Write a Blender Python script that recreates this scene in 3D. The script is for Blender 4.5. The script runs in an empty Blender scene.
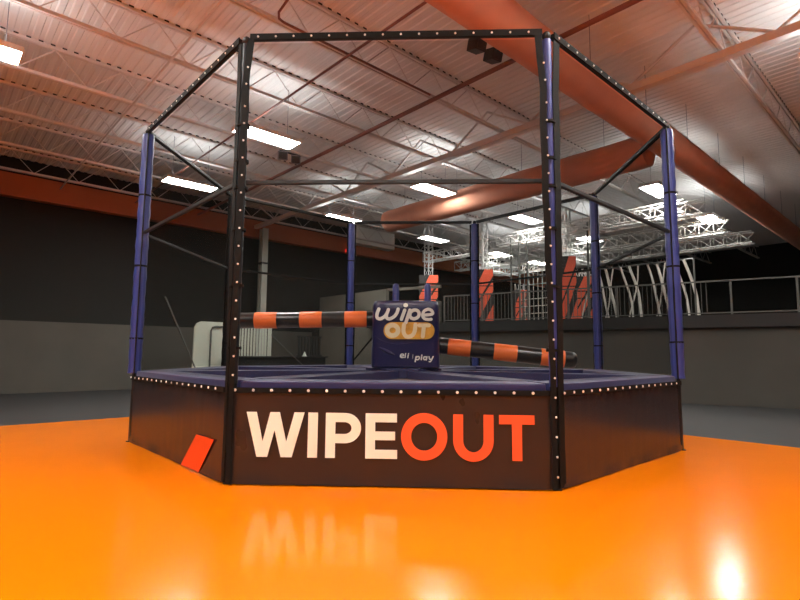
import bpy, math, random
from mathutils import Matrix, Vector
random.seed(7)
scene = bpy.context.scene
COL = scene.collection
K = math.sqrt(0.5)
PI = math.pi

# ------------------------------------------------------------------ helpers
def UV(u, v, z=0.0):
    """room axes (walls, joists and lights run along u or v, 45 degrees to the arena front)"""
    return Vector((K * (u - v), K * (u + v), z))

EU = Vector((K, K, 0)); EV = Vector((-K, K, 0)); EX = Vector((1, 0, 0)); EY = Vector((0, 1, 0)); EZ = Vector((0, 0, 1))
MAT = {}

def mat(name, col, rough=0.5, metal=0.0, spec=0.5, emit=0.0, ecol=None, bump=0.0, bscale=8.0, vary=0.0, vscale=3.0,
        stretch=None, coat=0.0, coat_rough=0.1, rough_vary=0.0):
    m = bpy.data.materials.new(name); m.use_nodes = True
    nt = m.node_tree; b = nt.nodes['Principled BSDF']
    b.inputs['Base Color'].default_value = (*col, 1)
    b.inputs['Roughness'].default_value = rough
    b.inputs['Metallic'].default_value = metal
    b.inputs['Specular IOR Level'].default_value = spec
    b.inputs['Coat Weight'].default_value = coat
    b.inputs['Coat Roughness'].default_value = coat_rough
    if emit:
        b.inputs['Emission Color'].default_value = (*(ecol or col), 1)
        b.inputs['Emission Strength'].default_value = emit
    if bump or vary or rough_vary:
        tc = nt.nodes.new('ShaderNodeTexCoord'); mp = nt.nodes.new('ShaderNodeMapping')
        nt.links.new(tc.outputs['Object'], mp.inputs['Vector'])
        if stretch: mp.inputs['Scale'].default_value = stretch
        if vary:
            n = nt.nodes.new('ShaderNodeTexNoise'); n.inputs['Scale'].default_value = vscale; n.inputs['Detail'].default_value = 4
            nt.links.new(mp.outputs['Vector'], n.inputs['Vector'])
            r = nt.nodes.new('ShaderNodeValToRGB')
            r.color_ramp.elements[0].position = .3; r.color_ramp.elements[1].position = .7
            r.color_ramp.elements[0].color = (*[c * (1 - vary) for c in col], 1)
            r.color_ramp.elements[1].color = (*[min(1, c * (1 + vary)) for c in col], 1)
            nt.links.new(n.outputs['Fac'], r.inputs['Fac']); nt.links.new(r.outputs['Color'], b.inputs['Base Color'])
        if rough_vary:
            n = nt.nodes.new('ShaderNodeTexNoise'); n.inputs['Scale'].default_value = 2.2; n.inputs['Detail'].default_value = 3
            nt.links.new(mp.outputs['Vector'], n.inputs['Vector'])
            mr = nt.nodes.new('ShaderNodeMapRange')
            mr.inputs['From Min'].default_value = .3; mr.inputs['From Max'].default_value = .7
            mr.inputs['To Min'].default_value = rough - rough_vary; mr.inputs['To Max'].default_value = rough + rough_vary
            nt.links.new(n.outputs['Fac'], mr.inputs['Value']); nt.links.new(mr.outputs['Result'], b.inputs['Roughness'])
        if bump:
            n = nt.nodes.new('ShaderNodeTexNoise'); n.inputs['Scale'].default_value = bscale; n.inputs['Detail'].default_value = 3
            nt.links.new(mp.outputs['Vector'], n.inputs['Vector'])
            bp = nt.nodes.new('ShaderNodeBump'); bp.inputs['Strength'].default_value = bump; bp.inputs['Distance'].default_value = .02
            nt.links.new(n.outputs['Fac'], bp.inputs['Height']); nt.links.new(bp.outputs['Normal'], b.inputs['Normal'])
    MAT[name] = m
    return m

def net_mat(name, cover, col):
    m = bpy.data.materials.new(name); m.use_nodes = True
    nt = m.node_tree; nt.nodes.clear()
    out = nt.nodes.new('ShaderNodeOutputMaterial'); mix = nt.nodes.new('ShaderNodeMixShader')
    tr = nt.nodes.new('ShaderNodeBsdfTransparent'); df = nt.nodes.new('ShaderNodeBsdfDiffuse')
    df.inputs['Color'].default_value = (*col, 1); mix.inputs['Fac'].default_value = cover
    nt.links.new(tr.outputs[0], mix.inputs[1]); nt.links.new(df.outputs[0], mix.inputs[2]); nt.links.new(mix.outputs[0], out.inputs[0])
    MAT[name] = m

mat('orange_floor', (.92, .215, .001), .155, spec=.42, bump=.02, bscale=120, rough_vary=.015)
mat('charcoal_floor', (.03, .03, .03), .8)
mat('deck_metal', (.76, .73, .70), .6)
mat('joist_paint', (.68, .63, .59), .6)
mat('pipe_red', (.22, .085, .06), .5)
mat('gap_shade_dark', (.05, .04, .035), .9)  # dark tone standing in for shade in the deck flutes
mat('black_wall', (.012, .0115, .009), .85)
mat('grey_wall', (.085, .08, .066), .8, vary=.08, vscale=.8)
mat('mezz_wall', (.085, .082, .07), .8, vary=.08, vscale=.8)
mat('mezz_pale', (.17, .16, .13), .8, vary=.06)
mat('orange_paint', (.45, .13, .045), .6)
mat('white_paint', (.85, .86, .80), .6)
mat('column_paint', (.42, .44, .38), .5)
mat('duct_fabric', (.64, .29, .19), .75, bump=.25, bscale=3, vary=.05)
mat('lamp_diffuser', (1, 1, 1), .4, emit=62.0, ecol=(1, .975, .92))
mat('added_uplight_glow', (1, 1, 1), .4, emit=10.0, ecol=(.93, .98, 1))  # cool glow added to lift and whiten the ceiling
mat('lamp_housing', (.8, .8, .8), .4)
mat('fitting_black', (.02, .02, .02), .5)
mat('fitting_grey', (.20, .21, .23), .4, metal=.3)
mat('red_led', (.8, .03, .02), .4, emit=2.0)
mat('navy_vinyl', (.024, .026, .100), .40, spec=.5, coat=.25, coat_rough=.3, bump=.10, bscale=7, vary=.1)
mat('machine_vinyl', (.020, .020, .085), .28, spec=.5, coat=.4, coat_rough=.16, bump=.12, bscale=5)
mat('dark_pad', (.009, .012, .014), .45, spec=.3, bump=.15, bscale=14)
mat('navy_pad', (.032, .042, .19), .4, bump=.15, bscale=14)
mat('blue_pad', (.036, .052, .22), .38, bump=.15, bscale=14, stretch=(1, 1, .5))
mat('black_webbing', (.009, .009, .008), .65, spec=.12, vary=.2, vscale=20)
mat('black_steel', (.012, .013, .012), .45, spec=.35)
mat('eyelet_white', (.85, .82, .76), .35)
mat('steel_galv', (.5, .52, .52), .35, metal=.6)
mat('banner_vinyl', (.024, .019, .018), .30, spec=.6, bump=.10, bscale=1.6, stretch=(1.4, 1, .8), rough_vary=.03)
mat('skirt_vinyl', (.026, .021, .024), .22, spec=.6, bump=.30, bscale=2.6, stretch=(2.6, 2.6, .35), rough_vary=.03)
mat('print_cream', (.86, .95, .80), .38)
mat('print_orange', (.92, .12, .035), .38)
mat('tape_orange', (.85, .075, .012), .45)
mat('bed_fabric', (.36, .27, .24), .6, vary=.08, vscale=30)
mat('arm_black', (.012, .011, .010), .30, coat=.4, coat_rough=.15)
mat('arm_orange', (.96, .20, .04), .42, bump=.05, bscale=20)
mat('logo_white', (.92, .92, .86), .4)
mat('logo_yellow', (.80, .42, .06), .4, vary=.25, vscale=6)
mat('logo_cream', (.92, .82, .52), .4, vary=.08, vscale=5)
mat('truss_white', (.72, .72, .69), .4)
mat('pad_black', (.02, .019, .017), .5)
mat('pad_orange', (.80, .12, .05), .5)
mat('rail_grey', (.10, .105, .095), .4)
mat('beam_black', (.012, .012, .011), .6)
mat('net_pale', (.55, .54, .48), .7)
mat('barrier_white', (.58, .62, .52), .5)
mat('sign_grey', (.06, .06, .05), .6)
net_mat('netting', .25, (.008, .008, .007))

b_ = MAT['navy_vinyl'].node_tree.nodes['Principled BSDF']
b_.inputs['Sheen Weight'].default_value = 1.0; b_.inputs['Sheen Roughness'].default_value = .26; b_.inputs['Sheen Tint'].default_value = (.75, .78, 1, 1)
WM = {}
def mtx(loc, rz=0.0): return Matrix.Translation(Vector(loc)) @ Matrix.Rotation(rz, 4, 'Z')

def tag(o, label=None, cat=None, group=None, kind=None):
    if label: o['label'] = label
    if cat: o['category'] = cat
    if group: o['group'] = group
    if kind: o['kind'] = kind
    return o

def thing(name, label, cat, loc, rz=0.0, group=None, kind=None):
    o = bpy.data.objects.new(name, None); COL.objects.link(o)
    o.empty_display_size = .1
    o.location = loc; o.rotation_euler = (0, 0, rz)
    WM[o] = mtx(loc, rz)
    return tag(o, label, cat, group, kind)

class MB:
    """collects shapes in world coordinates; build() links them as ONE mesh object"""
    def __init__(s): s.v = []; s.f = []; s.mi = []; s.cur = 0
    def add(s, vs, fs):
        n = len(s.v); s.v += [Vector(p) for p in vs]
        for f in fs: s.f.append([i + n for i in f]); s.mi.append(s.cur)
        return s
    def obox(s, c, ax, ay, az, hx, hy, hz):
        c = Vector(c); vs = []
        for k in (-1, 1):
            for j in (-1, 1):
                for i in (-1, 1): vs.append(c + ax * (i * hx) + ay * (j * hy) + az * (k * hz))
        return s.add(vs, [(0, 2, 3, 1), (4, 5, 7, 6), (0, 1, 5, 4), (2, 6, 7, 3), (0, 4, 6, 2), (1, 3, 7, 5)])
    def box(s, c, hx, hy, hz): return s.obox(c, EX, EY, EZ, hx, hy, hz)
    def uvbox(s, u0, u1, v0, v1, z0, z1):
        return s.obox(UV((u0 + u1) / 2, (v0 + v1) / 2, (z0 + z1) / 2), EU, EV, EZ, (u1 - u0) / 2, (v1 - v0) / 2, (z1 - z0) / 2)
    def bar(s, p0, p1, hw, hh, up=EZ):
        p0 = Vector(p0); p1 = Vector(p1); d = (p1 - p0); L = d.length; d.normalize()
        if abs(d.dot(up)) > .98: up = EX
        w = d.cross(up).normalized(); h = w.cross(d).normalized()
        return s.obox((p0 + p1) / 2, d, w, h, L / 2, hw, hh)
    def tube(s, p0, p1, r, n=10, r1=None, caps=True):
        p0 = Vector(p0); p1 = Vector(p1); d = (p1 - p0).normalized()
        up = EZ if abs(d.z) < .95 else EX
        a = d.cross(up).normalized(); b = d.cross(a).normalized(); r1 = r if r1 is None else r1
        vs = []
        for p, rr in ((p0, r), (p1, r1)):
            for i in range(n):
                t = 2 * PI * i / n; vs.append(p + a * (rr * math.cos(t)) + b * (rr * math.sin(t)))
        fs = [(i, (i + 1) % n, n + (i + 1) % n, n + i) for i in range(n)]
        if caps: fs += [tuple(range(n - 1, -1, -1)), tuple(range(n, 2 * n))]
        return s.add(vs, fs)
    def rings(s, rows, closed=True, caps=True):
        """rows: lists of points of equal length, skinned one to the next"""
        n = len(rows[0]); vs = [p for r in rows for p in r]; fs = []
        for k in range(len(rows) - 1):
            for i in range(n if closed else n - 1):
                j = (i + 1) % n; fs.append((k * n + i, k * n + j, (k + 1) * n + j, (k + 1) * n + i))
        if caps: fs += [tuple(range(n - 1, -1, -1)), tuple((len(rows) - 1) * n + i for i in range(n))]
        return s.add(vs, fs)
    def path(s, pts, r, n=8):
        pts = [Vector(p) for p in pts]; rows = []
        for i, p in enumerate(pts):
            d = (pts[min(i + 1, len(pts) - 1)] - pts[max(i - 1, 0)]).normalized()
            up = EZ if abs(d.z) < .95 else EV
            a = d.cross(up).normalized(); b = d.cross(a).normalized()
            rr = r[i] if isinstance(r, (list, tuple)) else r
            rows.append([p + a * (rr * math.cos(2 * PI * k / n)) + b * (rr * math.sin(2 * PI * k / n)) for k in range(n)])
        return s.rings(rows)
    def ball(s, c, r, n=10, m=6, sz=1.0):
        c = Vector(c); rows = []
        for k in range(m + 1):
            t = PI * (k + .02) / (m + .04)
            rows.append([c + Vector((r * math.sin(t) * math.cos(2 * PI * i / n), r * math.sin(t) * math.sin(2 * PI * i / n), -r * sz * math.cos(t))) for i in range(n)])
        return s.rings(rows)
    def prism(s, poly, o, ax, ay, an, t):
        """2-D polygon placed at o on axes ax, ay and extruded by t along an"""
        n = len(poly); b = [Vector(o) + ax * x + ay * y for x, y in poly]; f = [p + an * t for p in b]
        return s.add(b + f, [tuple(range(n - 1, -1, -1)), tuple(range(n, 2 * n))] + [(i, (i + 1) % n, n + (i + 1) % n, n + i) for i in range(n)])
    def strip(s, left, right, o, ax, ay, an, t, closed=False):
        """band between two 2-D outlines of equal length, extruded by t"""
        n = len(left)
        rows = []
        for (a, b) in zip(left, right):
            p = Vector(o) + ax * a[0] + ay * a[1]; q = Vector(o) + ax * b[0] + ay * b[1]
            rows.append([p, q, q + an * t, p + an * t])
        if closed: rows.append(rows[0])
        return s.rings(rows, caps=not closed)
    def build(s, name, m, parent=None, origin=None, smooth=False, bevel=0.0, seg=2):
        me = bpy.data.meshes.new(name)
        if parent is not None: M = WM[parent]
        else:
            if origin is None:
                lo = [min(p[i] for p in s.v) for i in range(3)]; hi = [max(p[i] for p in s.v) for i in range(3)]
                origin = ((lo[0] + hi[0]) / 2, (lo[1] + hi[1]) / 2, lo[2])
            M = Matrix.Translation(Vector(origin))
        I = M.inverted()
        me.from_pydata([I @ p for p in s.v], [], s.f)
        ms = m if isinstance(m, (list, tuple)) else [m]
        for x in ms: me.materials.append(MAT[x])
        me.polygons.foreach_set('material_index', s.mi)
        if smooth: me.polygons.foreach_set('use_smooth', [True] * len(me.polygons))
        me.update()
        o = bpy.data.objects.new(name, me); COL.objects.link(o)
        if parent is not None: o.parent = parent
        else: o.location = M.translation
        WM[o] = M.copy()
        if bevel:
            bv = o.modifiers.new('bevel', 'BEVEL'); bv.width = bevel; bv.segments = seg; bv.limit_method = 'ANGLE'
            o.data.polygons.foreach_set('use_smooth', [True] * len(me.polygons))
            wn = o.modifiers.new('normals', 'WEIGHTED_NORMAL'); wn.keep_sharp = False
        elif smooth:
            sm = o.modifiers.new('split', 'EDGE_SPLIT'); sm.split_angle = math.radians(42)
        return o

def dup(root, loc, rz=None, label=None):
    r = root.copy(); COL.objects.link(r); r.location = loc
    if rz is not None: r.rotation_euler = (0, 0, rz)
    if label: r['label'] = label
    for ch in root.children:
        c = ch.copy(); COL.objects.link(c); c.parent = r
        for g in ch.children:
            d = g.copy(); COL.objects.link(d); d.parent = c
    WM[r] = mtx(loc, r.rotation_euler[2])
    return r

def struct(o): o['kind'] = 'structure'; return o

# ------------------------------------------------------------------ room
U0, U1, V0, V1, ZC = -14.0, 30.0, -14.0, 16.0, 7.4
fm = MB()
fm.uvbox(U0, 6.0, V0, 7.6, -.2, 0)
fm.cur = 1
fm.uvbox(6.0, U1, V0, V1, -.2, 0); fm.uvbox(U0, 6.0, 7.6, V1, -.2, 0)
struct(fm.build('floor', ['orange_floor', 'charcoal_floor'], origin=(0, 0, 0)))

# corrugated roof deck: flutes run along v
cm = MB(); prof = []
pitch = .20
n = int((U1 - U0) / pitch)
for i in range(n):
    a = U0 + i * pitch
    prof += [(a, ZC), (a + .09, ZC), (a + .112, ZC + .018), (a + .178, ZC + .018)]
prof.append((U1, ZC))
rows = [[UV(u, V0, z) for u, z in prof], [UV(u, V1, z) for u, z in prof]]
cm.rings(rows, closed=False, caps=False)
struct(cm.build('ceiling', 'deck_metal', origin=(0, 0, ZC)))
struct(MB().uvbox(U0 - .2, U1 + .2, V1, V1 + .2, 0, ZC + .2).build('wall_left', 'black_wall'))
struct(MB().uvbox(U1, U1 + .2, V0, V1, 0, ZC + .2).build('wall_back', 'black_wall'))
struct(MB().uvbox(U0 - .2, U1 + .2, V0 - .2, V0, 0, ZC + .2).build('wall_right', 'black_wall'))
struct(MB().uvbox(U0 - .2, U0, V0, V1, 0, ZC + .2).build('wall_front', 'black_wall'))
struct(MB().uvbox(U0, 9.4, V1 - .06, V1, 0, 2.25).build('trim_1', 'grey_wall'))            # grey dado of the left wall
tf = MB().uvbox(U0, U1, V1 - .30, V1 - .001, 6.10, 6.82)
struct(tf.build('trim_2', 'orange_paint'))                                                    # orange band high on the left wall
struct(MB().uvbox(11.2, 13.7, V1 - .8, V1 - .31, 6.55, ZC - .02).build('trim_3', 'white_paint'))  # pale bulkhead over the band

# open-web roof joists along u
def joist(v, kind='roof_joist'):
    r = thing(kind, 'cream open-web steel roof joist under the corrugated deck', 'joist', UV(U0, v, ZC - .70), PI / 4, 'roof joists', 'structure')
    for zc, nm in ((ZC - .036, 'top_chord'), (ZC - .67, 'bottom_chord')):
        m = MB()
        m.uvbox(U0, U1, v - .055, v - .012, zc - .03, zc + .03); m.uvbox(U0, U1, v + .012, v + .055, zc - .03, zc + .03)
        m.build(nm, 'joist_paint', r)
    m = MB(); u = U0; k = 0
    while u < U1 - .6:
        a = UV(u, v, ZC - .06 if k % 2 == 0 else ZC - .66); b = UV(u + .6, v, ZC - .66 if k % 2 == 0 else ZC - .06)
        m.tube(a, b, .0115, 5); u += .6; k += 1
    m.build('web', 'joist_paint', r)
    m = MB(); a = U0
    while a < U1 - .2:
        m.uvbox(a + .105, a + .185, v - .06, v - .045, ZC - .016, ZC + .016); a += pitch  # dark blocks that paint the shaded gaps between chord and flutes
    m.build('flute_gap_shade', 'gap_shade_dark', r)
    return r
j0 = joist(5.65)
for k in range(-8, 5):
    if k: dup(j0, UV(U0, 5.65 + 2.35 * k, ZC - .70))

# girder truss along v, standing on the grey column
g = thing('roof_girder', 'cream steel girder truss crossing under the joists', 'girder', UV(6.35, V0, 6.45), PI / 4, None, 'structure')
m = MB().uvbox(6.27, 6.43, V0, V1, 6.46, 6.60); m.build('bottom_chord', 'joist_paint', g)
m = MB(); v = V0; k = 0
while v < V1 - 1.2:
    z0, z1 = (6.6, 7.3) if k % 2 == 0 else (7.3, 6.6)
    m.tube(UV(6.35, v, z0), UV(6.35, v + 1.175, z1), .03, 6); v += 1.175; k += 1
m.build('web', 'joist_paint', g)
c = thing('column', 'pale grey steel column standing behind the arena beside the dark wall', 'column', UV(6.6, 15.45, 0), PI / 4, None, 'structure')
m = MB(); m.uvbox(6.47, 6.73, 15.30, 15.34, 0, 6.46); m.uvbox(6.47, 6.73, 15.56, 15.60, 0, 6.46); m.uvbox(6.58, 6.62, 15.34, 15.56, 0, 6.46)
m.build('shaft', 'column_paint', c)
MB().uvbox(6.40, 6.80, 15.25, 15.65, 0, .03).build('base_plate', 'column_paint', c)
MB().uvbox(6.46, 6.74, 15.285, 15.615, 4.95, 5.03).build('band', 'fitting_black', c)

# pipes and conduit
def pipe(name, pts, r, m, label, cat='pipe', group=None):
    return tag(MB().path(pts, r, 8).build(name, m, smooth=True), label, cat, group)
pipe('sprinkler_pipe', [UV(3.9, V0 + .1, 6.58), UV(3.9, V1 - .4, 6.58)], .045, 'pipe_red', 'thick dark red sprinkler pipe crossing the ceiling above the spotlights')
pipe('sprinkler_pipe', [UV(1.65, V0 + .1, 6.58), UV(1.65, V1 - .4, 6.58)], .022, 'pipe_red', 'thin brown sprinkler pipe crossing the ceiling in front of the twin spotlights')
pipe('sprinkler_pipe', [UV(-.6, V0 + .1, 6.58), UV(-.6, V1 - .4, 6.58)], .022, 'joist_paint', 'thin cream pipe crossing the ceiling over the front left corner of the arena')
pipe('conduit', [UV(.30, 1.2, 7.36), UV(.24, 2.2, 6.90), UV(.20, 2.75, 6.70), UV(.21, 2.98, 6.655), UV(.28, 3.10, 6.645), UV(.40, 3.14, 6.645), UV(3.80, 3.14, 6.645)], .020, 'pipe_red', 'brown conduit with a hooked end running along a joist overhead', 'conduit')

# fabric air ducts
def duct(name, p0, p1, r, label, e0=True, e1=True):
    d = thing(name, label, 'duct', (Vector(p0) + Vector(p1)) / 2 - Vector((0, 0, r)))
    ax = (Vector(p1) - Vector(p0)); L = ax.length; ax.normalize()
    side = ax.cross(EZ).normalized(); rows = []; N = 28; S = 60
    for k in range(S + 1):
        t = k / S; rr = r * (1 + .012 * math.sin(t * L * 4.1))
        if e0: rr *= min(1, math.sqrt(max(.02, 1 - max(0, 1 - t * L / (r * .55)) ** 2)))
        if e1: rr *= min(1, math.sqrt(max(.02, 1 - max(0, 1 - (1 - t) * L / (r * .55)) ** 2)))
        c = Vector(p0).lerp(Vector(p1), t)
        rows.append([c + side * (rr * math.cos(2 * PI * i / N)) + EZ * (rr * math.sin(2 * PI * i / N)) for i in range(N)])
    MB().rings(rows).build('fabric_tube', 'duct_fabric', d, smooth=True)
    # seam hoops and suspension cables
    q = 1.2
    while q < L - .4:
        c = Vector(p0) + ax * q
        MB().tube(c - ax * .012, c + ax * .012, r * 1.017, 28, caps=False).build('seam_hoop', 'duct_fabric', d)
        MB().tube(c + EZ * r, Vector((c.x, c.y, ZC - .02)), .006, 5).build('hanger_cable', 'fitting_grey', d); q += 2.4
    return d
duct('fabric_duct', UV(-6, .16, 6.0), UV(29, .16, 6.0), .31, 'huge orange fabric air duct passing high over the right front post')
duct('fabric_duct', UV(8.50, .50, 6.05), UV(8.50, 9.9, 6.05), .385, 'slimmer orange fabric air duct crossing behind the back of the arena')

# linear ceiling lamps
def lamp(u, v, label, group=None):
    z = 6.1
    o = thing('ceiling_light', label, 'light', UV(u, v, z), PI / 4, group)
    W = .26
    m = MB()
    m.uvbox(u - .72, u + .72, v - W - .02, v - W, z - .012, z + .08); m.uvbox(u - .72, u + .72, v + W, v + W + .02, z - .012, z + .08)
    m.uvbox(u - .72, u - .70, v - W, v + W, z - .012, z + .08); m.uvbox(u + .70, u + .72, v - W, v + W, z - .012, z + .08)
    m.build('housing', 'lamp_housing', o)
    MB().uvbox(u - .695, u + .695, v - W + .005, v + W - .005, z, z + .03).build('diffuser', 'lamp_diffuser', o)
    MB().uvbox(u - .695, u + .695, v - W + .005, v + W - .005, z + .04, z + .06).build('added_uplight', 'added_uplight_glow', o)  # glowing top added to the fixture to brighten the ceiling
    for du in (-.5, .5): MB().tube(UV(u + du, v, z + .08), UV(u + du, v, ZC - .01), .006, 5).build('hanger_cable', 'fitting_grey', o)
    return o
LU, LV = (1.78, 7.16, 11.9, 16.5), (6.23, 10.74)
lamps = [
    (1.78, 6.23, 'big bright ceiling lamp beside the front left post above the twin spotlights'),
    (1.78, 10.74, 'bright ceiling lamp left of the front left post below the others there'),
    (7.16, 6.23, 'bright ceiling lamp between the two back posts just above the orange duct'),
    (7.16, 10.74, 'slim ceiling lamp right above the back left blue post'),
    (11.9, 6.23, 'ceiling lamp right of the back right blue post near the white trusses'),
    (11.9, 10.74, 'ceiling lamp below the orange duct near the left truss tower'),
    (16.5, 10.74, 'small distant ceiling lamp seen just right of the back right post'),
    (19.8, 10.74, 'smallest distant ceiling lamp above the cargo net'),
    (16.5, 6.23, 'distant ceiling lamp behind the front right post'),
    (11.9, 1.73, 'added ceiling lamp over the mezzanine well right of the arena'),  # unseen lamp, added to brighten the mezzanine
    (16.5, 1.73, 'added distant ceiling lamp right of the right rear post')]  # likewise added, for more light on the white trusses
l0 = lamp(*lamps[0])
for u, v, lb in lamps[1:]: dup(l0, UV(u, v, 6.1), None, lb)
for u, v in ((-3.4, 6.23), (-3.4, 1.73), (-3.4, -2.77), (1.78, -2.77), (7.16, -2.77), (-3.4, -7.3), (1.78, -7.3), (-8.4, 1.73), (-8.4, -2.77), (-8.4, -7.3)):
    o = dup(l0, UV(u, v, 6.1), None, 'ceiling lamp over the open orange floor out in front of the arena'); o['group'] = 'lamps over the open floor'

# spotlights hung from joists
def spot_head(r, c, aim, m='fitting_grey', s=1.0):
    b = MB(); c = Vector(c); a = Vector(aim).normalized(); sd = a.cross(EZ).normalized(); up = sd.cross(a)
    b.obox(c, a, sd, up, .13 * s, .11 * s, .10 * s)
    o = b.build('lamp_head', m, r, bevel=.015)
    MB().obox(c + a * .135 * s, a, sd, up, .006, .09 * s, .08 * s).build('lens', 'fitting_black', o)
    return o
tw = thing('twin_spotlight', 'pair of small grey spotlights under the big left ceiling lamp', 'spotlight', UV(3.36, 8.0, 6.45), PI / 4)
cu, cv = UV(3.16, 7.98, 6.55), UV(3.56, 7.98, 6.55)
spot_head(tw, cu, (.35, -1, -.35), s=1.15); spot_head(tw, cv, (.25, -1, -.4), s=1.15)
MB().bar(UV(3.08, 8.0, 6.68), UV(3.64, 8.0, 6.68), .018, .018).build('bracket', 'fitting_black', tw)
for i, (u, lb) in enumerate(((2.92, 'dark floodlight hanging under the top rail, left one of two by the right post'), (3.36, 'dark floodlight hanging nearest the right post, lower of two'))):
    f = thing('floodlight', lb, 'floodlight', UV(u, 1.20, 6.33), PI / 4)
    spot_head(f, UV(u, 1.20, 6.46), (.55, -.8, -.3), 'fitting_black')
    MB().tube(UV(u, 1.02, 6.70), UV(u, 1.17, 6.55), .018, 6).build('arm', 'fitting_black', f)

# ------------------------------------------------------------------ arena frame
S = 3.3; Q = S * K; H = 4.75; ZD = 1.03; ZM = 3.12
# the frame as it stands: near-regular octagon with slightly shifted rear posts
VX = {'FL': (-S / 2, 0), 'FR': (S / 2, 0), 'RF': (S / 2 + Q, Q), 'RB': (S / 2 + Q, Q + S), 'BR': (S / 2, 2 * Q + S), 'BL': (-S / 2, 2 * Q + S), 'LB': (-S / 2 - Q, Q + S), 'LF': (-S / 2 - Q, Q)}
VX['BL'] = (VX['BL'][0] + .11, VX['BL'][1]); VX['BR'] = (VX['BR'][0] + .03, VX['BR'][1]); VX['LB'] = (VX['LB'][0] + .12, VX['LB'][1])
ORD = ['FL', 'FR', 'RF', 'RB', 'BR', 'BL', 'LB', 'LF']
PN = {'FL': 'front left', 'FR': 'front right', 'RF': 'right side front', 'RB': 'right rear', 'BR': 'back right', 'BL': 'back left', 'LB': 'left rear', 'LF': 'left side front'}
CTR = Vector((0, Q + S / 2, 0))
def P3(k, z=0.0): return Vector((VX[k][0], VX[k][1], z))
def outward(a, b):
    d = (P3(b) - P3(a)).normalized(); n = Vector((d.y, -d.x, 0))
    if n.dot((P3(a) + P3(b)) / 2 - CTR) < 0: n = -n
    return d, n

EYE = {}
def eyelets(par, p0, p1, n, step, r=.012, start=.09):
    key = (round(n.x, 3), round(n.y, 3), r)
    p0 = Vector(p0); p1 = Vector(p1); L = (p1 - p0).length; d = (p1 - p0).normalized(); q = start
    while q < L - .04:
        c = p0 + d * q
        if key not in EYE:
            o = MB().tube(-n * .001, n * .008, r, 10, r * .75).build('eyelet', 'eyelet_white', origin=(0, 0, 0)); EYE[key] = o
        else: o = EYE[key].copy(); COL.objects.link(o)
        o.parent = par; o.location = c - WM[par].translation
        q += step

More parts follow.
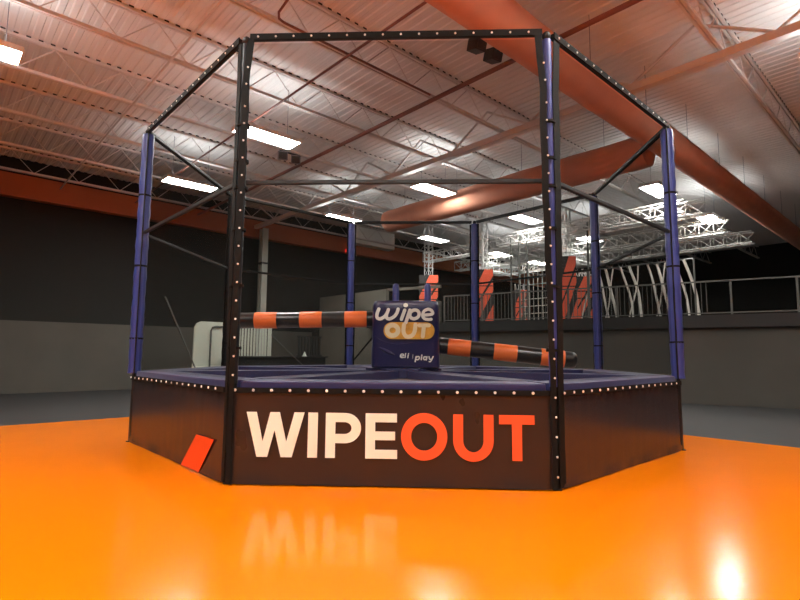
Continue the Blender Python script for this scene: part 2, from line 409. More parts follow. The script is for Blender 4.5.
post_look = {
    'FL': 'tall dark post at the front left corner of the arena, white eyelets down it',
    'FR': 'tall post at the front right corner, blue padding between two eyelet straps',
    'RF': 'blue padded post on the right side nearer the front', 'RB': 'blue padded post at the right rear, right of the front right post',
    'BR': 'blue padded back post right of the machine', 'BL': 'blue padded back post left of the machine',
    'LB': 'dark padded post mostly hidden behind the front left post', 'LF': 'blue padded post on the left side nearer the front'}
for i, k in enumerate(ORD):
    a, b = ORD[i - 1], ORD[(i + 1) % 8]
    front = k in ('FL', 'FR')
    out = (P3(k) - CTR).normalized()
    r = thing('arena_post', post_look[k], 'post', P3(k), 0, 'posts of the octagonal arena')
    core = P3(k) - out * (.03 if front else .005)
    MB().tube(core + EZ * .012, core + EZ * (H - .03), .028, 12).build('pole', 'black_steel', r, smooth=True)
    # foam sleeve: slightly lumpy padded tube
    rr0 = .050 if front else .088
    rows = []; NZ = 46
    for q in range(NZ + 1):
        z = 1.0 + (H - .06 - 1.0) * q / NZ; rr = rr0 * (1 + .05 * math.sin(q * 2.1 + i) + .03 * math.sin(q * 5.3))
        rows.append([Vector((core.x + rr * math.cos(2 * PI * t / 14), core.y + rr * math.sin(2 * PI * t / 14), z)) for t in range(14)])
    MB().rings(rows).build('foam_sleeve', 'dark_pad' if k in ('FL', 'LB') else 'navy_pad' if k == 'FR' else 'blue_pad', r, smooth=True)
    MB().box(core + EZ * .006, .042, .042, .006).build('foot_plate', 'black_steel', r)
    # net edge straps on both adjoining faces
    for nb in (a, b):
        d, n_ = outward(k, nb) if True else None
        d = (P3(nb) - P3(k)).normalized()
        if not front:
            if k in ('RF', 'LF', 'RB', 'LB', 'BR', 'BL'):
                off, hw = .098, .024
        else: off, hw = (.040, .036) if k == 'FL' else (.072, .036)
        if front and nb not in ('FL', 'FR'): off, hw = (.032, .040) if k == 'FL' else (.066, .060)
        zb = .02
        m = MB(); c0 = core + d * off + n_ * ((.100 if nb in ('FL', 'FR') else .060) if front else .035)
        segs = 24; L_, R_ = [], []
        rows = []
        for q in range(segs + 1):
            z = zb + (H - .06 - zb) * q / segs
            flare = .045 * max(0, (z - 4.1) / .6) ** 1.5 if front and (k == 'FR' or nb == 'FR') else 0
            wob = .005 * math.sin(q * 1.7 + i); t_ = max(0, min(1, (z - 1.0) / 2.4)); hq = hw
            if k == 'FR': flare -= .038 * (1 - t_); hq = hw - .008 * (1 - t_)
            if k == 'FL': flare -= .016 * (1 - t_); hq = hw - .010 * (1 - t_)
            c = c0 + d * (flare + wob)
            c = Vector((c.x, c.y, z))
            rows.append([c - d * hq, c + d * hq, c + d * hq - n_ * .008, c - d * hq - n_ * .008])
        m.rings(rows); st = m.build('net_strap', 'black_webbing', r)
        if front and nb in ('FL', 'FR'):
            p0 = c0 + n_ * .001 + d * (.006 if k == 'FL' else -.030); p1 = Vector((p0.x, p0.y, 4.1))
            eyelets(st, Vector((p0.x - (.012 if k == 'FL' else -.034), p0.y, .05 if k == 'FR' else 1.0)), p1, n_, .19, .0115)
            p2 = p1 + d * .03; eyelets(st, p1, Vector((p2.x, p2.y, 4.6)), n_, .19, .0115)
    # ties around the post
    for z in ((1.35, 2.0, 2.6, 3.05, 3.35, 3.75) if front else (1.5, 2.6, 3.7)):
        MB().tube(core + EZ * z, core + EZ * (z + .028), (.075 if front else .092), 12, caps=True).build('cable_tie', 'black_webbing', r, smooth=True)
    if front:
        # black padded boot round the foot of the post
        m = MB(); m.tube(core + EZ * .013, core + EZ * 1.02, .044, 14); m.build('boot', 'black_webbing', r, smooth=True)
    m = MB(); m.ball(core + EZ * (H - .01), .050, 12, 6); m.build('corner_cap', 'black_steel', r, smooth=True)

face_look = {('FL', 'FR'): 'front', ('FR', 'RF'): 'right front diagonal', ('RF', 'RB'): 'right side', ('RB', 'BR'): 'right rear diagonal', ('BR', 'BL'): 'back', ('BL', 'LB'): 'left rear diagonal', ('LB', 'LF'): 'left side', ('LF', 'FL'): 'left front diagonal'}
for i in range(8):
    a, b = ORD[i], ORD[(i + 1) % 8]; d, n_ = outward(a, b); fl = face_look[(a, b)]
    frontish = fl in ('front', 'right front diagonal', 'left front diagonal')
    r = thing('top_rail', 'black square top rail along the %s of the arena' % fl + (' with white eyelets' if fl == 'front' else ''), 'rail', (P3(a, H - .04) + P3(b, H - .04)) / 2, 0, 'top rails of the arena')
    p0, p1 = P3(a, H) + d * .07, P3(b, H) - d * .07
    MB().bar(p0, p1, .024, .027).build('tube', 'black_steel', r, bevel=.006)
    so = n_ * .032
    st = MB().bar(p0 + so, p1 + so, .006, .036).build('net_strap', 'black_webbing', r)
    if frontish:
        eyelets(st, p0 + so + n_ * .006, p1 + so + n_ * .006, n_, .195, .0125)
    tag(MB().bar(P3(a, ZM) + d * (.075 if a in ('FL', 'FR') else .115), P3(b, ZM) - d * (.075 if b in ('FL', 'FR') else .115), .020, .022).build('middle_rail', 'black_steel', bevel=.005),
        'thin black middle rail across the %s of the arena netting' % fl, 'rail', 'middle rails of the arena')
    # net panel hung inside the rails
    m = MB(); q0, q1 = P3(a) + d * (.055 if i == 0 else .10), P3(b) - d * (.055 if i == 0 else .10)
    m2 = MB(); o_ = (q0 + q1) / 2 - n_ * .03; hl = (q1 - q0).length / 2
    m2.add([o_ - d * hl + EZ * (ZD + .02), o_ + d * hl + EZ * (ZD + .02), o_ + d * hl + EZ * (H - .04), o_ - d * hl + EZ * (H - .04)], [(0, 1, 2, 3)])
    tag(m2.build('safety_net', 'netting'), 'fine dark see-through safety net closing the %s of the arena' % fl, 'net', 'safety nets of the arena')

# ------------------------------------------------------------------ deck: padded frame with trampoline beds
deck = thing('trampoline_deck', 'navy padded octagonal trampoline deck with spokes meeting under the machine', 'trampoline', CTR + EZ * .72)
def ring_pt(k, f, z):
    p = CTR.lerp(P3(k), f); return Vector((p.x, p.y, z))
for i in range(8):
    a, b = ORD[i], ORD[(i + 1) % 8]; d, n_ = outward(a, b)
    f0, f1 = .885, 1.0
    A0, A1, B0, B1 = ring_pt(a, f0, ZD), ring_pt(a, f1, ZD), ring_pt(b, f0, ZD), ring_pt(b, f1, ZD)
    g_ = .008; ge = .10 if i == 0 else .125
    A0 += d * g_; A1 += d * ge; B0 -= d * g_; B1 -= d * ge
    lo = EZ * -.085
    m = MB(); m.add([A1, B1, B0, A0, A1 + lo, B1 + lo, B0 + lo, A0 + lo], [(0, 1, 2, 3), (7, 6, 5, 4), (0, 4, 5, 1), (1, 5, 6, 2), (2, 6, 7, 3), (3, 7, 4, 0)])
    m.build('edge_pad', 'navy_vinyl', deck, bevel=.014, seg=3)
for k in ORD:
    A = ring_pt(k, .15, ZD + .006); B = ring_pt(k, .875, ZD + .006)
    m = MB(); m.bar(A - EZ * .065, B - EZ * .065, .19, .065); m.build('spoke_pad', 'navy_vinyl', deck, bevel=.014, seg=3)
m = MB(); rows = []
for z, f in ((ZD - .12, .165), (ZD + .045, .165)): rows.append([ring_pt(k, f, z) for k in ORD])
m.rings(rows); m.build('hub_pad', 'navy_vinyl', deck, bevel=.014, seg=3)
for i in range(8):
    a, b = ORD[i], ORD[(i + 1) % 8]
    m = MB(); z = ZD - .128
    m.add([ring_pt(a, .12, z), ring_pt(a, .90, z), ring_pt(b, .90, z), ring_pt(b, .12, z)], [(0, 1, 2, 3)])
    m.build('jump_bed', 'bed_fabric', deck)
m = MB()
for i in range(8):
    a, b = ORD[i], ORD[(i + 1) % 8]
    m.bar(ring_pt(a, .965, .90), ring_pt(b, .965, .90), .03, .03)
    m.tube(ring_pt(a, .955, .0), ring_pt(a, .955, .90), .03, 8)
m.build('steel_frame', 'black_steel', deck)

# ------------------------------------------------------------------ skirts and banner
def skirt(a, b, name, label, cat, mname):
    d, n_ = outward(a, b); A = P3(a) + d * .048; B = P3(b) - d * .048
    r = thing(name, label, cat, (A + B) / 2)
    L = (B - A).length; N, Z = 60, 22; rows = []
    for j in range(Z + 1):
        z = .012 + (.925 - .012) * j / Z; row = []
        for i in range(N + 1):
            s = i / N; x = (s - .5) * L
            w = .0
            # soft sags where the sheet is tied, and a gather at the hem
            w += .006 * math.sin(s * 9 + 1.3 * z) * (abs(z - .5) / .5) ** 2
            w += .010 * math.exp(-((z - .02) / .05) ** 2) * (.5 + .5 * math.sin(s * 23)) 
            w += .014 * math.exp(-((x + .06 - z) / .10) ** 2 - ((z - .035) / .03) ** 2)
            w += .004 * math.sin(x * 33) * max(0, (z - .82) / .1)
            row.append(A + d * (s * L) + n_ * (.028 + w) + EZ * z)
        rows.append(row)
    m = MB(); m.rings(rows, closed=False, caps=False)
    sh = m.build('sheet', mname, r, smooth=True)
    hem = MB().bar(A + n_ * .045 + EZ * .938, B + n_ * .045 + EZ * .938, .006, .028).build('hem_strap', 'black_webbing', r)
    eyelets(hem, A + n_ * .051 + EZ * .940, B + n_ * .051 + EZ * .940, n_, .187, .0155, .02)
    return r, sh, d, n_
ban, sheet, _, nf = skirt('FL', 'FR', 'wipeout_banner', 'dark glossy vinyl banner lettered WIPEOUT across the front of the arena', 'banner', 'banner_vinyl')
skirt('FR', 'RF', 'vinyl_skirt', 'plain dark glossy vinyl skirt right of the lettered banner', 'skirt', 'skirt_vinyl')
skl, shl, dl, nl = skirt('LF', 'FL', 'vinyl_skirt', 'dark vinyl skirt with a slanted orange block, left of the lettered banner', 'skirt', 'skirt_vinyl')
# slanted orange block on the left skirt (measured from the FL post)
def clip(poly, x0, x1, y0, y1):
    for ax, lim, sg in ((0, x0, 1), (0, x1, -1), (1, y0, 1), (1, y1, -1)):
        out = []
        for i in range(len(poly)):
            p, q = poly[i - 1], poly[i]; a = sg * (p[ax] - lim) >= 0; b = sg * (q[ax] - lim) >= 0
            if a != b:
                t = (lim - p[ax]) / (q[ax] - p[ax]); out.append((p[0] + t * (q[0] - p[0]), p[1] + t * (q[1] - p[1])))
            if b: out.append(q)
        poly = out
        if not poly: break
    return poly
m = MB(); m.prism([(-1.135, .018), (-.61, .018), (-.245, .412), (-.715, .412)], P3('FL') + nl * .042, dl, EZ, nl, .003)
m.build('orange_block', 'tape_orange', skl)

# WIPEOUT lettering, bold geometric capitals: x measured along the front, z up
CT, CB, ST = .724, .283, .097
def arc(cx, cy, rx, ry, a0, a1, n):
    return [(cx + rx * math.cos(math.radians(a0 + (a1 - a0) * i / n)), cy + ry * math.sin(math.radians(a0 + (a1 - a0) * i / n))) for i in range(n + 1)]
LO = Vector((0, -.046, 0)); AN = Vector((0, -1, 0)); TH = .003
def letter(fn, mname):
    m = MB(); fn(m); return m.build('letter', mname, ban)
def R(m, x0, x1, z0, z1): m.prism([(x0, z0), (x1, z0), (x1, z1), (x0, z1)], LO, EX, EZ, AN, TH)
def fW(m):
    xs = [-1.456, -1.352, -1.283, -1.213, -1.117, -1.037, -.968, -.866, -.985, -1.092, -1.163, -1.234, -1.340]
    def quad(a, b, c, e): m.prism([(a, CT), (b, CT), (c, CB), (e, CB)], LO, EX, EZ, AN, TH)
    m.prism([(-1.456, CT), (-1.352, CT), (-1.283, .435), (-1.213, CT), (-1.117, CT), (-1.044, .435), (-.968, CT), (-.866, CT), (-.985, CB), (-1.096, CB), (-1.166, .545), (-1.232, CB), (-1.340, CB)][::-1], LO, EX, EZ, AN, TH)
def fI(m): R(m, -.828, -.730, CB, CT)
def fP(m):
    R(m, -.650, -.552, CB, CT)
    out = [(-.552, CT), (-.462, CT)] + arc(-.455, .576, .160, .148, 88, -88, 20) + [(-.462, .428), (-.552, .428)]
    inn = [(-.552, CT - .090), (-.462, CT - .090)] + arc(-.460, .576, .070, .058, 88, -88, 20) + [(-.462, .518), (-.552, .518)]
    m.strip(out, inn, LO, EX, EZ, AN, TH)
def fE(m):
    R(m, -.250, -.153, CB, CT); R(m, -.153, .063, CT - .087, CT); R(m, -.153, .045, .463, .547); R(m, -.153, .067, CB, CB + .087)
def fO(m):
    m.strip(arc(.334, .503, .229, .231, 0, 360, 48)[:-1], arc(.334, .503, .129, .135, 0, 360, 48)[:-1], LO, EX, EZ, AN, TH, closed=True)
def fU(m):
    out = [(.620, CT)] + arc(.819, .472, .199, .203, 180, 360, 28) + [(1.018, CT)]
    inn = [(.719, CT)] + arc(.819, .472, .100, .112, 180, 360, 28) + [(.919, CT)]
    m.strip(out, inn, LO, EX, EZ, AN, TH)
def fT(m): R(m, 1.072, 1.419, CT - .090, CT); R(m, 1.197, 1.295, CB, CT - .090)
for f in (fW, fI, fP, fE): letter(f, 'print_cream')
for f in (fO, fU, fT): letter(f, 'print_orange')

# ------------------------------------------------------------------ the sweeper machine
mac = thing('sweeper_machine', 'navy padded box on the deck lettered wipe OUT with two striped sweeping arms', 'machine', (.035, 3.98, ZD + .05))
cx, cy = .035, 3.98; hw = .575; z0, z1 = ZD + .055, 2.215
yf = cy - hw - .02
rows = []; NZ = 14
def rsq(h, hz, n=48, p=7.0):
    out = []
    for i in range(n):
        t = 2 * PI * (i + .5) / n; c, s = math.cos(t), math.sin(t)
        out.append((math.copysign(abs(c) ** (2 / p), c) * h, math.copysign(abs(s) ** (2 / p), s) * h))
    return out
for j in range(NZ + 1):
    t = j / NZ; z = z0 + (z1 - z0) * t
    h = hw * (1.018 - .03 * t) 
    if t > .93: h -= .02 * (t - .93) / .07
    rows.append([Vector((cx + x, cy + y, z)) for x, y in rsq(h, z, 64, 9.0)])
m = MB(); m.rings(rows); body = m.build('body', 'machine_vinyl', mac, bevel=.02)
# vinyl folds on the front
def front_y(z): return cy - hw * (1.018 - .03 * (z - z0) / (z1 - z0))
def fold(pts, r0):
    rr = [r0 * math.sin(PI * (i + .3) / (len(pts) - .4)) + .002 for i in range(len(pts))]
    MB().path([Vector((x, front_y(z) + .006, z)) for x, z in pts], rr, 8).build('vinyl_fold', 'machine_vinyl', body, smooth=True)
fold([(-.40, 1.42), (-.33, 1.385), (-.27, 1.35), (-.20, 1.32), (-.14, 1.30)], .034)
fold([(-.48, 1.62), (-.40, 1.55), (-.28, 1.50), (-.1, 1.47), (.1, 1.49), (.3, 1.53), (.48, 1.56)], .009)
fold([(.22, 2.02), (.33, 1.99), (.45, 2.0), (.52, 2.05)], .008)
# wipe OUT logo: strokes in zoom units (tenths of a pixel of the face), mapped on to the face
def fx(X): return -.52 + (X / 10 - 8.0) * .01697
def fz(Y): return 2.2 - (Y / 10 - 11.0) * .0168
def stroke(m, pts, w, t, layer=0.0, sm=6):
    pts = [Vector((fx(a), fz(b))) for a, b in pts]
    # Catmull-Rom smoothing
    if len(pts) > 2:
        q = []
        for i in range(len(pts) - 1):
            p0, p1, p2, p3 = pts[max(i - 1, 0)], pts[i], pts[i + 1], pts[min(i + 2, len(pts) - 1)]
            for k in range(sm):
                s = k / sm
                q.append(.5 * ((2 * p1) + (p2 - p0) * s + (2 * p0 - 5 * p1 + 4 * p2 - p3) * s * s + (3 * p1 - p0 - 3 * p2 + p3) * s ** 3))
        q.append(pts[-1]); pts = q
    L, R_ = [], []; w *= .00169 / 2
    for i, p in enumerate(pts):
        d = (pts[min(i + 1, len(pts) - 1)] - pts[max(i - 1, 0)]).normalized(); nn = Vector((-d.y, d.x))
        L.append(tuple(p + nn * w)); R_.append(tuple(p - nn * w))
    y = yf - .004 - layer
    m.strip(L, R_, Vector((0, y, 0)), EX, EZ, AN, t)
    for p, k in ((pts[0], 0), (pts[-1], 1)):
        m.prism([(p.x + w * math.cos(2 * PI * i / 14), p.y + w * math.sin(2 * PI * i / 14)) for i in range(14)], Vector((0, y - .0003 * (k + 1), 0)), EX, EZ, AN, t)
def ell(cx_, cy_, rx, ry, a0, a1, n=10, slant=0.0):
    return [(cx_ + rx * math.cos(math.radians(a0 + (a1 - a0) * i / n)) - slant * ry * math.sin(math.radians(a0 + (a1 - a0) * i / n)), cy_ + ry * math.sin(math.radians(a0 + (a1 - a0) * i / n))) for i in range(n + 1)]
W_ = 33
m = MB()
stroke(m, [(142, 190), (125, 240), (128, 278), (160, 288), (200, 265), (222, 235), (238, 195)], W_, .004)
stroke(m, [(222, 235), (220, 275), (250, 288), (295, 265), (322, 230), (335, 190)], W_, .004, .0006)
stroke(m, [(400, 200), (368, 292)], W_, .004)
stroke(m, [(408, 150), (411, 150)], 42, .004)
stroke(m, [(452, 200), (412, 325)], W_, .004)
stroke(m, ell(497, 242, 46, 44, -190, 150, 14, .12), W_, .004, .0008)
stroke(m, [(585, 250), (672, 238), (668, 205), (632, 190), (592, 210), (578, 252), (596, 284), (630, 292), (662, 290)], 30, .004)
m.build('wipe_lettering', 'logo_white', body)
m = MB()
pill = []
for X, Y, a0 in ((612, 405, 90), (276, 405, 270)):
    pass
pr = 84 * .00169
lx, rx_, pz = fx(276), fx(612), fz(405)
poly = [(rx_ + pr * math.cos(math.radians(a)), pz + pr * math.sin(math.radians(a))) for a in range(-90, 91, 12)] + [(lx + pr * math.cos(math.radians(a)), pz + pr * math.sin(math.radians(a))) for a in range(90, 271, 12)]
m.prism(poly, Vector((0, yf - .003, 0)), EX, EZ, AN, .005); m.build('logo_pill', 'logo_yellow', body)
m = MB()
stroke(m, ell(282, 403, 54, 52, 0, 360, 24), 46, .003, .005)
stroke(m, [(395, 345), (390, 415), (412, 458), (445, 465), (480, 448), (500, 410), (508, 345)], 40, .003, .005)
stroke(m, [(545, 352), (640, 352)], 38, .003, .005); stroke(m, [(592, 352), (580, 462)], 40, .003, .0058)
m.build('out_lettering', 'logo_cream', body)
# two small white maker's marks low on the face (eli | play)
def mk(pts_list, w, layer=0):
    mm = MB()
    for i, p in enumerate(pts_list): stroke(mm, [(a, b + 450) for a, b in p], w, .003, layer + .0005 * i)
    return mm
mk([[(362, 208), (392, 203), (388, 190), (370, 190), (360, 208), (372, 222), (392, 220)], [(412, 182), (406, 222)], [(438, 196), (434, 224)], [(440, 184), (442, 184)]], 11).build('maker_mark', 'logo_white', body)
mk([[(484, 192), (482, 232)]], 4).build('maker_divider', 'logo_white', body)
mk([[(516, 212), (506, 262)], [(516, 216), (540, 212), (548, 226), (534, 242), (514, 240)], [(572, 196), (566, 242)], [(618, 216), (596, 214), (588, 230), (600, 242), (616, 234)], [(622, 212), (616, 244)], [(642, 212), (648, 236), (662, 236)], [(682, 210), (660, 256), (644, 260)]], 13).build('maker_mark', 'logo_white', body)
# two stub posts on top
for x in (-.155, .415):
    m = MB(); rows = []
    for z, r_ in ((2.19, .062), (2.22, .058), (2.50, .058), (2.545, .05), (2.57, .025)):
        rows.append([Vector((x + r_ * math.cos(2 * PI * t / 14), 3.9 + r_ * math.sin(2 * PI * t / 14), z)) for t in range(14)])
    m.rings(rows); m.build('stub_post', 'blue_pad', mac, smooth=True)
# arms
def arm(p0, p1, flip):
    p0 = Vector(p0); p1 = Vector(p1); ax = (p1 - p0); L = ax.length; ax.normalize(); sd = ax.cross(EZ).normalized(); up = sd.cross(ax)
    def ringpts(q, r_): 
        c = p0 + ax * q; return [c + sd * (r_ * math.cos(2 * PI * i / 24)) + up * (r_ * math.sin(2 * PI * i / 24)) for i in range(24)]
    rows = [ringpts(q, r_) for q, r_ in ((0, .140), (L - .10, .140), (L - .05, .134), (L - .015, .112), (L, .075))]
    o = MB().rings(rows).build('sweeper_arm', 'arm_black', mac, smooth=True)
    q = .31
    for k in range(3):
        rr = [ringpts(q, .141), ringpts(q + .005, .1445), ringpts(q + .385, .1445), ringpts(q + .39, .141)]
        MB().rings(rr, caps=False).build('orange_band', 'arm_orange', o, smooth=True); q += .79
    MB().rings([ringpts(.0, .16), ringpts(.13, .152)]).build('socket_cuff', 'arm_black', o, smooth=True)
arm((-.36, 3.90, 1.935), (-3.02, 3.70, 1.875), False)
arm((.47, 3.86, 1.485), (2.93, 3.62, 1.225), True)

# ------------------------------------------------------------------ mezzanine behind
UM = 9.6; ZF = 2.42
mz = thing('mezzanine', 'dark mezzanine floor with a black edge beam behind the arena', 'mezzanine', UV(UM, 10.5, 0), PI / 4, None, 'structure')
MB().uvbox(UM, 22, -9, 11.9, ZF - .12, ZF).build('platform', 'beam_black', mz)
MB().uvbox(UM - .12, UM, -9, 10.9, ZF - .32, ZF + .03).build('edge_beam', 'beam_black', mz)
MB().uvbox(UM + .05, UM + .2, -9, 10.9, 0, ZF - .12).build('lower_wall', 'mezz_wall', mz)
tp = MB().uvbox(UM - .12, UM + .06, 11.0, 15.5, 0, 3.80); struct(tp.build('wall_partition', 'mezz_pale'))
MB().uvbox(UM - .10, UM + .02, 8.6, 10.85, 3.70, 3.80).build('pale_top_rail', 'mezz_pale', mz)
MB().uvbox(UM - .10, UM + .02, 8.6, 10.85, ZF + .03, 3.22).build('pale_parapet', 'mezz_wall', mz)

mz.rotation_euler.z += .28
rl = thing('guard_rail', 'grey steel guard rail with thin upright bars on the mezzanine edge', 'railing', UV(UM + .1, 10.5, ZF), PI / 4)
zt = 3.42
m = MB(); m.uvbox(UM + .08, UM + .12, -6, 8.55, zt - .04, zt); m.build('top_rail', 'rail_grey', rl)
m = MB(); m.uvbox(UM + .085, UM + .115, -6, 8.55, ZF + .08, ZF + .11); m.build('bottom_rail', 'rail_grey', rl)
vv = -6.0
while vv <= 8.56:
    MB().uvbox(UM + .075, UM + .125, vv - .025, vv + .025, ZF, zt).build('post', 'rail_grey', rl); vv += 1.455
b0 = None; vv = .4
while vv < 8.5:
    if b0 is None: b0 = MB().uvbox(UM + .092, UM + .108, vv - .008, vv + .008, ZF + .11, zt - .04).build('baluster', 'rail_grey', rl); vs = vv
    else:
        o = b0.copy(); COL.objects.link(o); o.parent = rl; o.location = (0, vv - vs, 0)
    vv += .125
rl.rotation_euler.z += .28

# truss towers of the ropes course, wrapped in black pads with orange slashes
def box_truss(name, p0, p1, w, label, group=None, step=.45, cr=.026, lr=.013):
    p0 = Vector(p0); p1 = Vector(p1); ax = p1 - p0; L = ax.length; ax.normalize()
    a = (EV if abs(ax.dot(EV)) < .5 else EU); b = ax.cross(a).normalized(); h = w / 2
    base = (p0 + p1) / 2; base.z = min(p0.z, p1.z) - (h if abs(ax.z) < .5 else 0)
    t = thing(name, label, 'truss', base, 0, group)
    cs = [a * (i * h) + b * (j * h) for i, j in ((-1, -1), (1, -1), (1, 1), (-1, 1))]
    for c in cs: MB().tube(p0 + c, p1 + c, cr, 6).build('chord', 'truss_white', t)
    m = MB(); n = max(1, int(L / step)); st = L / n
    for k in range(n):
        for q in range(4):
            c, e = cs[q], cs[(q + 1) % 4]
            m.tube(p0 + c + ax * (k * st), p0 + e + ax * ((k + 1) * st), lr, 4); m.tube(p0 + c + ax * (k * st), p0 + e + ax * (k * st), lr, 4)
    m.build('lacing', 'truss_white', t)
    return t
def tower(u, v, w, zb, zp, zt_, label, plabel):
    p = UV(u, v, zb); h = w / 2; hd = .22
    box_truss('truss_tower', UV(u, v, zb + .002), UV(u, v, zt_), .26, label, 'white truss towers')
    pd = thing('tower_pad', plabel, 'pad', p, 0, 'striped pads round the towers')
    m = MB(); zc = (zb + zp) / 2 + .005; hz = (zp - zb - .01) / 2; c = Vector((p.x, p.y, zc)); t = .03
    def wb(x0, x1, y0, y1): m.box(c + Vector(((x0 + x1) / 2, (y0 + y1) / 2, 0)), (x1 - x0) / 2, (y1 - y0) / 2, hz)
    D = .30; h = max(h, .22)
    wb(-h, h, -D, -D + t); wb(-h, h, D - t, D); wb(-h, -h + t, -D + t, D - t); wb(h - t, h, -D + t, D - t)
    m.build('foam_panel', 'pad_black', pd)
    Hh = zp - zb - .02
    pat = [((0, .60), (0, .30), (1, .88), (1, 1.0), (.55, 1.0)), ((0, .24), (0, .0), (.12, .0), (1, .60), (1, .80)), ((.50, .0), (1, .0), (1, .34))]
    for pl in pat:
        pg = [((x - .5) * 2 * h * .98, y * Hh + .01) for x, y in pl]
        mm = MB(); mm.prism(pg[::-1], Vector((p.x, p.y - D, zb + .01)), EX, EZ, -EY, .006)
        mm.build('orange_slash', 'pad_orange', pd)
    for y in (.55, .70): MB().box(Vector((p.x, p.y - D - .011, zb + y * Hh)), h, .005, .018).build('black_strap', 'beam_black', pd)
tower(11.6, 7.95, .70, ZF, 4.42, 6.55, 'white truss tower right of the back right blue post', 'tall black pad with orange slashes right of the back right blue post')
tower(13.2, 12.3, .86, ZF, 4.85, 7.1, 'white truss tower seen above the machine box', 'black and orange pad seen just above the machine box')
tower(13.0, 5.35, .54, ZF, 4.75, 6.5, 'white truss tower right of the front right post', 'tall black pad with orange slashes right of the front right post')
tower(14.35, 5.51, .62, ZF, 4.2, 4.5, 'short white truss stub by the right rear blue post', 'short black pad with orange slashes beside the right rear blue post')
tower(15.5, 9.0, .52, ZF, 4.1, 4.4, 'short white truss stub left of the front right post', 'short narrow striped pad just left of the front right post')
box_truss('truss_beam', UV(13.75, 13.0, 5.85), UV(13.75, 1.1, 5.85), .42, 'white box truss spanning the ropes course behind the front row of towers', 'overhead trusses')
box_truss('truss_beam', UV(12.2, 7.6, 5.55), UV(12.2, 1.1, 5.55), .36, 'white box truss spanning the ropes course nearest the arena', 'overhead trusses')
box_truss('truss_beam', UV(16.0, 13, 5.7), UV(16.0, 1.1, 5.7), .42, 'distant white box truss spanning the ropes course', 'overhead trusses')
box_truss('truss_beam', UV(19.2, 13, 5.8), UV(19.2, 1.1, 5.8), .42, 'farthest white box truss spanning the ropes course', 'overhead trusses')
box_truss('truss_beam', UV(14.1, 8.4, 5.75), UV(15.7, 8.4, 5.75), .40, 'short white box truss linking two overhead trusses left of the front right post', 'overhead trusses')
box_truss('truss_beam', UV(16.3, 7.2, 5.6), UV(18.9, 7.2, 5.6), .40, 'white box truss running away behind the front right post', 'overhead trusses')
box_truss('truss_beam', UV(16.3, 11.6, 5.6), UV(18.9, 11.6, 5.6), .40, 'white box truss running away right of the tower over the machine', 'overhead trusses')

# climbing lattice and slack cargo net on the mezzanine
lt = thing('climbing_lattice', 'pale square climbing lattice left of the front right post', 'lattice', UV(13, 6.6, ZF), PI / 4)
m = MB()
for k in range(8): m.tube(UV(13, 7.25 - .19 * k, ZF), UV(13, 7.25 - .19 * k, 4.75), .016, 5)
m.build('upright', 'net_pale', lt)
m = MB()
for k in range(9): m.tube(UV(12.97, 7.3, ZF + .15 + .27 * k), UV(12.97, 5.85, ZF + .15 + .27 * k), .016, 5)
m.build('crossbar', 'net_pale', lt)
cn = thing('cargo_net', 'pale slack cargo net straps hanging right of the right rear post', 'net', UV(13, 3.4, ZF), PI / 4)
for k in range(12):
    v = 4.42 - .27 * k; m = MB(); sg = 1 if k % 3 else -1
    pts = [UV(12.9 + .05 * math.sin(6 * t + k), v - sg * .34 * t - .05 * math.sin(PI * t), 4.15 - (4.15 - ZF - .03) * t) for t in [q / 8 for q in range(9)]]
    m.path(pts, .022 + .010 * (k % 3), 6); m.build('strap', 'net_pale', cn, smooth=True)
MB().tube(UV(12.9, 4.5, 4.17), UV(12.9, 1.2, 4.17), .025, 6).build('hanging_bar', 'rail_grey', cn)
MB().tube(UV(12.9, 4.5, ZF), UV(12.9, 4.5, 4.17), .025, 6).build('frame_post', 'rail_grey', cn)
MB().tube(UV(12.9, 1.2, ZF), UV(12.9, 1.2, 4.17), .025, 6).build('frame_post', 'rail_grey', cn)
# tall pale uprights behind the rail
for k, v in enumerate((7.1, 6.75, 6.4, 4.1, 3.75)):
    tag(MB().tube(UV(12.2, v, ZF), UV(12.2, v, 5.66), .03, 8).build('rope_pole', 'rail_grey'), 'slim pale pole standing on the mezzanine behind the guard rail', 'pole', 'slim poles behind the guard rail')

# ------------------------------------------------------------------ things against the left wall
ct = thing('counter', 'long low black counter behind the arena in front of the dark wall', 'counter', UV(6.2, 13, 0), PI / 4)
MB().uvbox(4.2, 8.0, 12.8, 13.4, 0, 1.14).build('body', 'beam_black', ct)
MB().uvbox(4.15, 8.05, 12.72, 13.45, 1.14, 1.19).build('top', 'fitting_black', ct)
sl = thing('slat_screen', 'dark slatted screen standing on the black counter', 'screen', UV(7.4, 13.05, 1.19), PI / 4)
m = MB()
for k in range(8): m.uvbox(6.9 + .13 * k, 6.98 + .13 * k, 13.0, 13.04, 1.25, 1.92)
m.build('slat', 'pad_black', sl)
m = MB(); m.uvbox(6.85, 7.95, 12.99, 13.05, 1.19, 1.25); m.uvbox(6.85, 7.95, 12.99, 13.05, 1.92, 1.96); m.build('frame', 'pad_black', sl)
cnm = MB(); cnm.tube(UV(7.05, 12.8, 1.19), UV(7.05, 12.8, 1.21), .10, 12); cnm.tube(UV(7.05, 12.8, 1.21), UV(7.05, 12.8, 1.37), .075, 12, .012)
tag(cnm.build('marker_cone', 'print_cream'), 'tiny white cone standing on the black counter', 'cone')
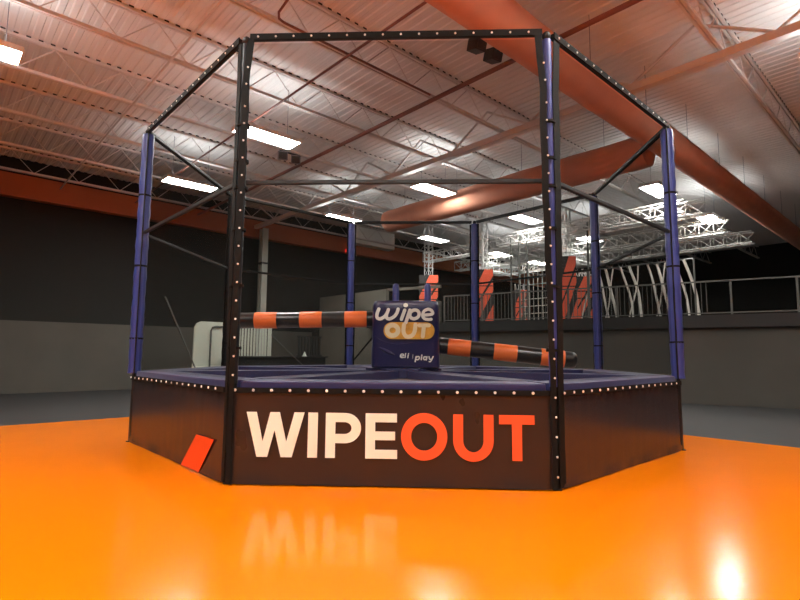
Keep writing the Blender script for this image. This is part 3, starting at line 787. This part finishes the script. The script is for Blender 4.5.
# white barred gate leaning behind the counter and a pale folded panel left of it
gt = thing('barred_gate', 'white barred gate panel seen behind the column right of the front left post', 'gate', UV(5.0, 13.9, 0), PI / 4)
m = MB()
m.uvbox(4.45, 6.25, 13.88, 13.92, 2.26, 2.33); m.uvbox(4.45, 6.25, 13.88, 13.92, .15, .22); m.uvbox(4.45, 4.51, 13.88, 13.92, 0, 2.26); m.uvbox(6.19, 6.25, 13.88, 13.92, 0, 2.26)
m.build('frame', 'barrier_white', gt)
for k in range(14):
    MB().uvbox(4.58 + .117 * k, 4.65 + .117 * k, 13.89, 13.91, .22, 2.26).build('bar', 'barrier_white', gt)
pp = thing('folded_panel', 'pale folded panel with rounded top standing left of the front left post', 'panel', UV(3.6, 13.6, 0), PI / 4)
poly = [(0, 0), (1.05, 0), (1.05, 2.36), (.25, 2.36), (.10, 2.30), (.02, 2.15)]
m = MB(); m.prism(poly, UV(3.15, 13.6, 0), EU, EZ, -EV, .08); m.build('board', 'barrier_white', pp, bevel=.02)
m = MB(); m.path([UV(3.72, 13.47, .05), UV(3.72, 13.47, 2.05), UV(3.76, 13.47, 2.16), UV(3.88, 13.47, 2.2), UV(4.2, 13.47, 2.2)], .03, 8); m.tube(UV(3.72, 13.47, .0), UV(3.72, 13.47, .06), .05, 8)
m.build('tube_frame', 'rail_grey', pp, smooth=True)
MB().uvbox(3.70, 3.74, 13.47, 13.52, 1.0, 1.05).build('clip', 'rail_grey', pp)
tag(MB().tube(UV(1.35, 11.0, 2.85), UV(2.68, 11.0, .0), .022, 8).build('leaning_pole', 'rail_grey', smooth=True), 'thin pale pole leaning at an angle at the left end of the deck', 'pole')
tag(MB().tube(UV(5.55, 12.62, 1.95), UV(7.9, 12.62, .02), .018, 8).build('leaning_pole', 'rail_grey', smooth=True), 'thin pale pole sloping down right of the grey column', 'pole')
# dark stair handrail left of the machine
sr = thing('stair_handrail', 'black sloping stair handrail behind the deck left of the machine', 'handrail', UV(9.2, 12.0, 0), PI / 4)
m = MB(); m.path([UV(9.2, 12.9, .8), UV(9.2, 11.4, 1.95), UV(9.2, 10.9, 2.0)], .035, 8); m.build('rail', 'beam_black', sr, smooth=True)
m = MB(); m.tube(UV(9.2, 12.88, 0), UV(9.2, 12.88, .8), .03, 8); m.tube(UV(9.2, 10.95, 0), UV(9.2, 10.95, 2.0), .03, 8); m.build('post', 'beam_black', sr)
# red exit-style indicator on the orange band and a faint wall lettering
tag(MB().uvbox(11.0, 11.11, V1 - .40, V1 - .301, 6.14, 6.26).build('indicator_lamp', 'red_led'), 'tiny red indicator lamp on the orange band by the back left post', 'lamp')

# ------------------------------------------------------------------ camera, world, view
cd = bpy.data.cameras.new('camera'); cam = bpy.data.objects.new('camera', cd); COL.objects.link(cam)
loc = Vector((.2983, -5.2737, 1.3181)); yaw, pit, rol, f = -.0411, .1038, .0081, 515.7418
fw = Vector((math.sin(yaw) * math.cos(pit), math.cos(yaw) * math.cos(pit), math.sin(pit)))
r0 = Vector((math.cos(yaw), -math.sin(yaw), 0)); u0 = r0.cross(fw)
r2 = r0 * math.cos(rol) + u0 * math.sin(rol); u2 = -r0 * math.sin(rol) + u0 * math.cos(rol)
Mx = Matrix(((r2.x, u2.x, -fw.x, loc.x), (r2.y, u2.y, -fw.y, loc.y), (r2.z, u2.z, -fw.z, loc.z), (0, 0, 0, 1)))
cam.matrix_world = Mx
cd.sensor_width = 36; cd.sensor_fit = 'HORIZONTAL'; cd.lens = f * 36 / 800; cd.clip_end = 200
scene.camera = cam
w = bpy.data.worlds.new('world'); scene.world = w; w.use_nodes = True
w.node_tree.nodes['Background'].inputs[0].default_value = (.02, .02, .022, 1); w.node_tree.nodes['Background'].inputs[1].default_value = .2
scene.view_settings.view_transform = 'Standard'; scene.view_settings.look = 'None'
scene.view_settings.gamma = 1; scene.view_settings.exposure = 0.36; scene.view_settings.use_curve_mapping = False
try:
    scene.cycles.transparent_max_bounces = 24
    scene.cycles.max_bounces = 8; scene.cycles.diffuse_bounces = 5; scene.cycles.sample_clamp_indirect = 8
    scene.cycles.use_denoising = True
except Exception: pass
